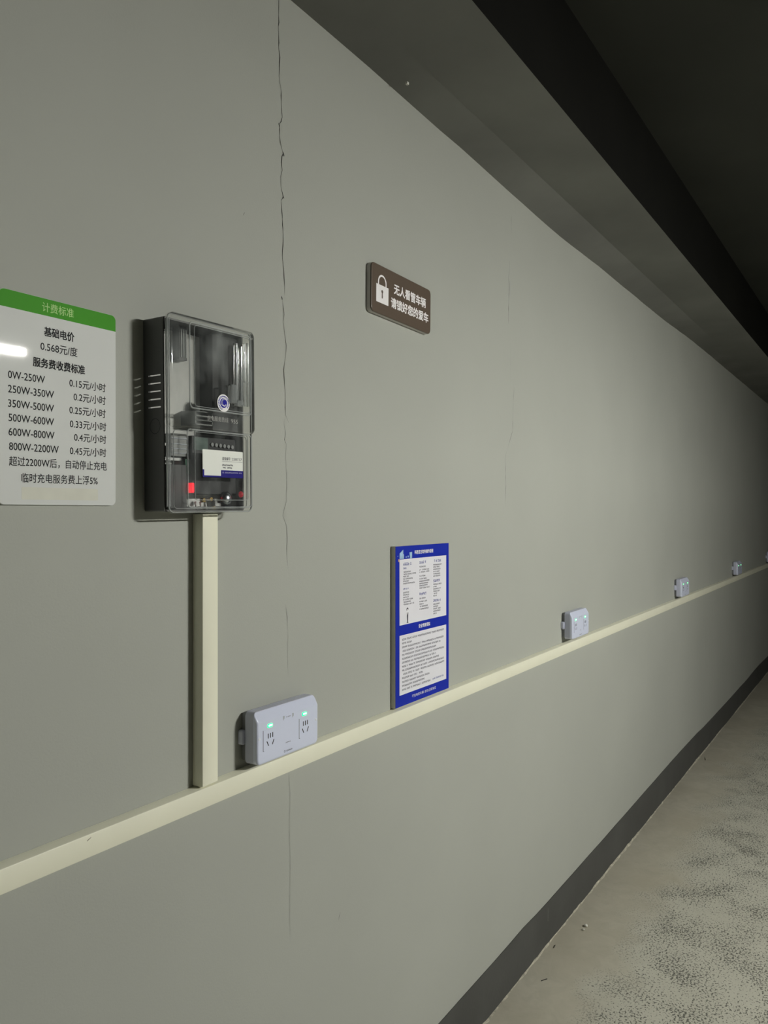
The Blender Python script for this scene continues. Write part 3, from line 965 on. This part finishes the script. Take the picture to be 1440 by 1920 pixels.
rect(bm, 0.0585, 0.0765, 0.2715, 0.3310, -0.0088, -0.0260)
br_ = link('vent_bracket', bm, M['black'], parent=mb)
bm = bmesh.new()
for k in range(3):
    rect(bm, 0.0605 + 0.0055 * k, 0.0628 + 0.0055 * k, 0.2760, 0.3260, -0.0262, -0.0280)
link('bracket_ribs', bm, M['breaker'], parent=br_)
bm = bmesh.new()
x0, x1, z0, z1 = 0.0765, 0.1200, 0.1575, 0.1830
rect(bm, x0, x0 + 0.003, z0, z1, -0.030, -0.045)
rect(bm, x1 - 0.002, x1, z0, z1, -0.030, -0.045)
for z in (z0, z0 + 0.0075, z0 + 0.0150, z1 - 0.0022):
    rect(bm, x0, x1, z, z + 0.0022, -0.030, -0.045)
box(bm, x0, x1, -0.031, -0.0088, z0, z1)
link('louvre', bm, M['breaker'], parent=mb)
bm = bmesh.new()
for z in (0.0930, 0.1180):
    rect(bm, 0.012, 0.074, z, z + 0.0050, -0.0088, -0.0220)
rect(bm, 0.012, 0.074, 0.098, 0.118, -0.0088, -0.0130)
link('mounting_rail', bm, M['rail'], parent=mb)
bm = bmesh.new()
rbox(bm, 0.0330, 0.0710, 0.1000, 0.1400, 0.002, -0.0135, -0.0300, bev=0.001)
bk = link('breaker', bm, M['breaker'], parent=mb)
bm = bmesh.new()
for z in (0.1050, 0.1130, 0.1210, 0.1310):
    rect(bm, 0.0335, 0.0705, z, z + 0.0012, -0.0300, -0.0312)
link('breaker_ribs', bm, M['steel'], parent=bk)
bm = bmesh.new()
rbox(bm, 0.0240, 0.0655, 0.0075, 0.0860, 0.003, -0.0090, -0.0350, bev=0.0015)
link('terminal_block', bm, M['black'], parent=mb, smooth=True)
bm = bmesh.new()
rbox(bm, 0.0665, 0.0730, 0.0360, 0.0540, 0.0025, -0.0352, -0.0460, bev=0.0015)
link('red_display', bm, M['red_led'], parent=mb, label='small glowing red display')
bm = bmesh.new()
dome(bm, (0.1885, -0.0480, 0.0342), 0.0060, 0.0050, 16, 4)
link('red_lens', bm, M['red_dim'], parent=mb)
bm = bmesh.new()
dome(bm, (0.1600, -0.0362, 0.0255), 0.0150, 0.0110, 24, 6)
link('silver_dome', bm, M['steel'], parent=mb, smooth=True)
for (u, v, r) in ((0.0990, 0.0230, 0.0042), (0.1170, 0.0250, 0.0040), (0.1240, 0.0085, 0.0045)):
    bm = bmesh.new()
    cyl(bm, (u, -0.0362, v), (0, -1, 0), r, 0.0070, 14, r * 0.9)
    link('brass_terminal', bm, M['brass'], parent=mb, smooth=True)
bm = bmesh.new()
for k in range(3):
    cyl(bm, (0.080 + 0.012 * k, -0.0400, 0.0205), (0.25, 0.0, -1), 0.0020, 0.0150, 10)
link('wire_ends', bm, M['plate_grey'], parent=mb, smooth=True)

# clear cover
CU0, CU1 = 0.0030, 0.2138
bm = bmesh.new()
rbox(bm, CU0, CU1, 0.0002, 0.3420, 0.012, -0.0495, -0.0565, bev=0.0045, n=8, back=False, nb=5)
cov = link('clear_cover', bm, M['clear'], parent=mb, smooth=True)
bm = bmesh.new()
rbox(bm, CU0 + 0.0006, CU1 + 0.0010, 0.1480, 0.3422, 0.011, -0.0520, -0.0630, bev=0.0040, n=8, back=False, nb=5)
link('cover_upper_step', bm, M['clear'], parent=cov, smooth=True)
bm = bmesh.new()
rframe(bm, 0.0455, 0.2035, 0.1815, 0.3330, 0.009, 0.0030, -0.0625, -0.0645, 6)
rframe(bm, 0.0575, 0.2005, 0.1860, 0.3285, 0.007, 0.0016, -0.0625, -0.0640, 6)
rframe(bm, 0.0455, 0.2095, 0.0090, 0.1480, 0.008, 0.0026, -0.0560, -0.0578, 6)
rframe(bm, 0.0630, 0.2000, 0.0225, 0.1465, 0.006, 0.0016, -0.0560, -0.0575, 6)
rframe(bm, 0.0035, 0.2130, 0.0010, 0.3415, 0.011, 0.0028, -0.0545, -0.0562, 6)
rframe(bm, 0.0150, 0.1980, 0.0075, 0.1440, 0.008, 0.0018, -0.0545, -0.0562, 6)
link('cover_ribs', bm, M['clear_edge'], parent=cov, smooth=True)
bm = bmesh.new()
cyl(bm, (0.0036, -0.0530, 0.012), (0, 0, 1), 0.0016, 0.318, 12)
cyl(bm, (0.0072, -0.0560, 0.012), (0, 0, 1), 0.0009, 0.318, 10)
link('rim_highlight', bm, M['rim_glint'], parent=cov, smooth=True)
for x, z0, z1, r in ((0.1575, 0.2080, 0.3110, 0.0045), (0.1700, 0.2000, 0.3070, 0.0042), (0.1805, 0.1990, 0.3150, 0.0028), (0.1900, 0.1985, 0.3170, 0.0024)):
    bm = bmesh.new()
    cyl(bm, (x, -0.0665, z0), (0, 0, 1), r, z1 - z0, 20)
    link('seal_column', bm, M['clear_bar'], parent=cov, smooth=True)
bm = bmesh.new()
rbox(bm, 0.1405, 0.1560, 0.2000, 0.2350, 0.003, -0.0630, -0.0720, bev=0.003)
rbox(bm, 0.1560, 0.1760, 0.1960, 0.2080, 0.003, -0.0630, -0.0700, bev=0.003)
link('seal_latch', bm, M['clear_bar'], parent=cov, smooth=True)
line_part('embossed_lettering', cov, M['emboss'], '供电服务热线', 0.0880, 0.1410, 0.1690, 0.0098, -0.0632)
line_part('embossed_lettering', cov, M['emboss'], '955', 0.1480, 0.1660, 0.1682, 0.0105, -0.0632)
# round utility emblem sticker
em = bmesh.new()
ex, ez, ER = 0.1265, 0.1987, 0.0158
slab(em, [(ex + ER * math.cos(2 * math.pi * k / 40), ez + ER * math.sin(2 * math.pi * k / 40)) for k in range(40)], -0.0652, -0.0656)
st = link('round_sticker', em, M['sign_white'], parent=cov, label='round white and blue emblem sticker')
em = bmesh.new()
disc(em, ex, ez, 0, ER * 0.56, -0.0659, 36)
for k in range(22):
    a = -40 + 13.5 * k
    disc(em, ex, ez, ER * 0.68, ER * 0.86, -0.0659, 2, a, a + 7.5)
link('emblem_print', em, M['emblem_blue'], parent=st)
em = bmesh.new()
disc(em, ex + 0.0014, ez + 0.0010, ER * 0.42, ER * 0.46, -0.0661, 30, 30, 300)
disc(em, ex + 0.0020, ez + 0.0012, ER * 0.33, ER * 0.36, -0.0661, 30, 60, 290)
disc(em, ex - 0.0006, ez + 0.0040, ER * 0.52, ER * 0.56, -0.0661, 24, 225, 320)
slab(em, ((ex - 0.004, ez - 0.0042), (ex + 0.0078, ez - 0.0042), (ex + 0.0078, ez - 0.0037), (ex - 0.004, ez - 0.0037)), -0.0660, -0.0662)
link('emblem_lines', em, M['sign_white'], parent=st)
# device label
em = bmesh.new()
slab(em, outline(0.0805, 0.1840, 0.0642, 0.1133, 0.0015, 3), -0.0581, -0.0584)
lb = link('device_label', em, M['label_white'], parent=cov, label='white label with a navy bottom band')
em = bmesh.new()
slab(em, ((0.0805, 0.0642), (0.1840, 0.0642), (0.1840, 0.0777), (0.1262, 0.0777), (0.1262, 0.0672), (0.0842, 0.0672), (0.0842, 0.0777), (0.0805, 0.0777)), -0.0583, -0.0586)
link('label_band', em, M['label_blue'], parent=lb)
line_part('label_lettering', lb, M['ink_grey'], '设备编号：', 0.1291, 0.1520, 0.0990, 0.0066, -0.0587)
line_part('label_lettering', lb, M['ink_grey'], '238737', 0.1545, 0.1808, 0.0988, 0.0066, -0.0587)
em = bmesh.new()
rect(em, 0.1289, 0.1820, 0.0936, 0.0940, -0.0586, -0.0588)
fine_print(em, 0.1289, 0.1570, 0.0872, 0.0028, -0.0587, 71)
fine_print(em, 0.1289, 0.1565, 0.0823, 0.0028, -0.0587, 72)
link('label_fine_print', em, M['ink_grey'], parent=lb, kind='stuff')
em = bmesh.new()
fine_print(em, 0.1289, 0.1810, 0.0735, 0.0026, -0.0589, 73)
link('band_fine_print', em, mat('lilac_print', (0.30, 0.28, 0.55), 0.5, var=0.02), parent=lb, kind='stuff')

# ------------------------------------------------------------------ crumbs on the floor
def crumb(loc, r, label, m, seed):
    rr = random.Random(seed)
    bm = bmesh.new()
    bmesh.ops.create_icosphere(bm, subdivisions=1, radius=r)
    for v in bm.verts:
        v.co *= rr.uniform(0.7, 1.2)
        v.co.z *= 0.75
    mn = min(v.co.z for v in bm.verts)
    for v in bm.verts:
        v.co.z -= mn
    o = link('plaster_crumb', bm, m, loc=loc, label=label)
    o['category'] = 'crumb'
    return o
crumb((3.022, -0.080, 0.0003), 0.0085, 'larger white plaster crumb on the concrete floor near the skirting', M['chip'], 1)
crumb((2.990, -0.083, 0.0003), 0.0050, 'smaller white plaster crumb beside the larger one on the floor', M['chip'], 2)
def splinter(x, y, l, ang, label):
    bm = bmesh.new()
    box(bm, -l / 2, l / 2, -0.0018, 0.0018, 0, 0.0025)
    for v in bm.verts:
        if abs(v.co.x) > l * 0.4:
            v.co.y *= 0.3
    o = link('debris_sliver', bm, M['black'], loc=(x, y, 0.0003), label=label)
    o.rotation_euler = (0, 0, ang)
    o['category'] = 'debris'
splinter(2.600, -0.076, 0.026, 2.6, 'dark sliver of debris lying on the smooth floor, nearest to the camera')
splinter(2.82, -0.030, 0.022, 0.1, 'dark sliver of debris lying close against the skirting')
splinter(5.50, -0.045, 0.060, 0.25, 'long dark sliver of debris by the skirting, farthest from the camera')
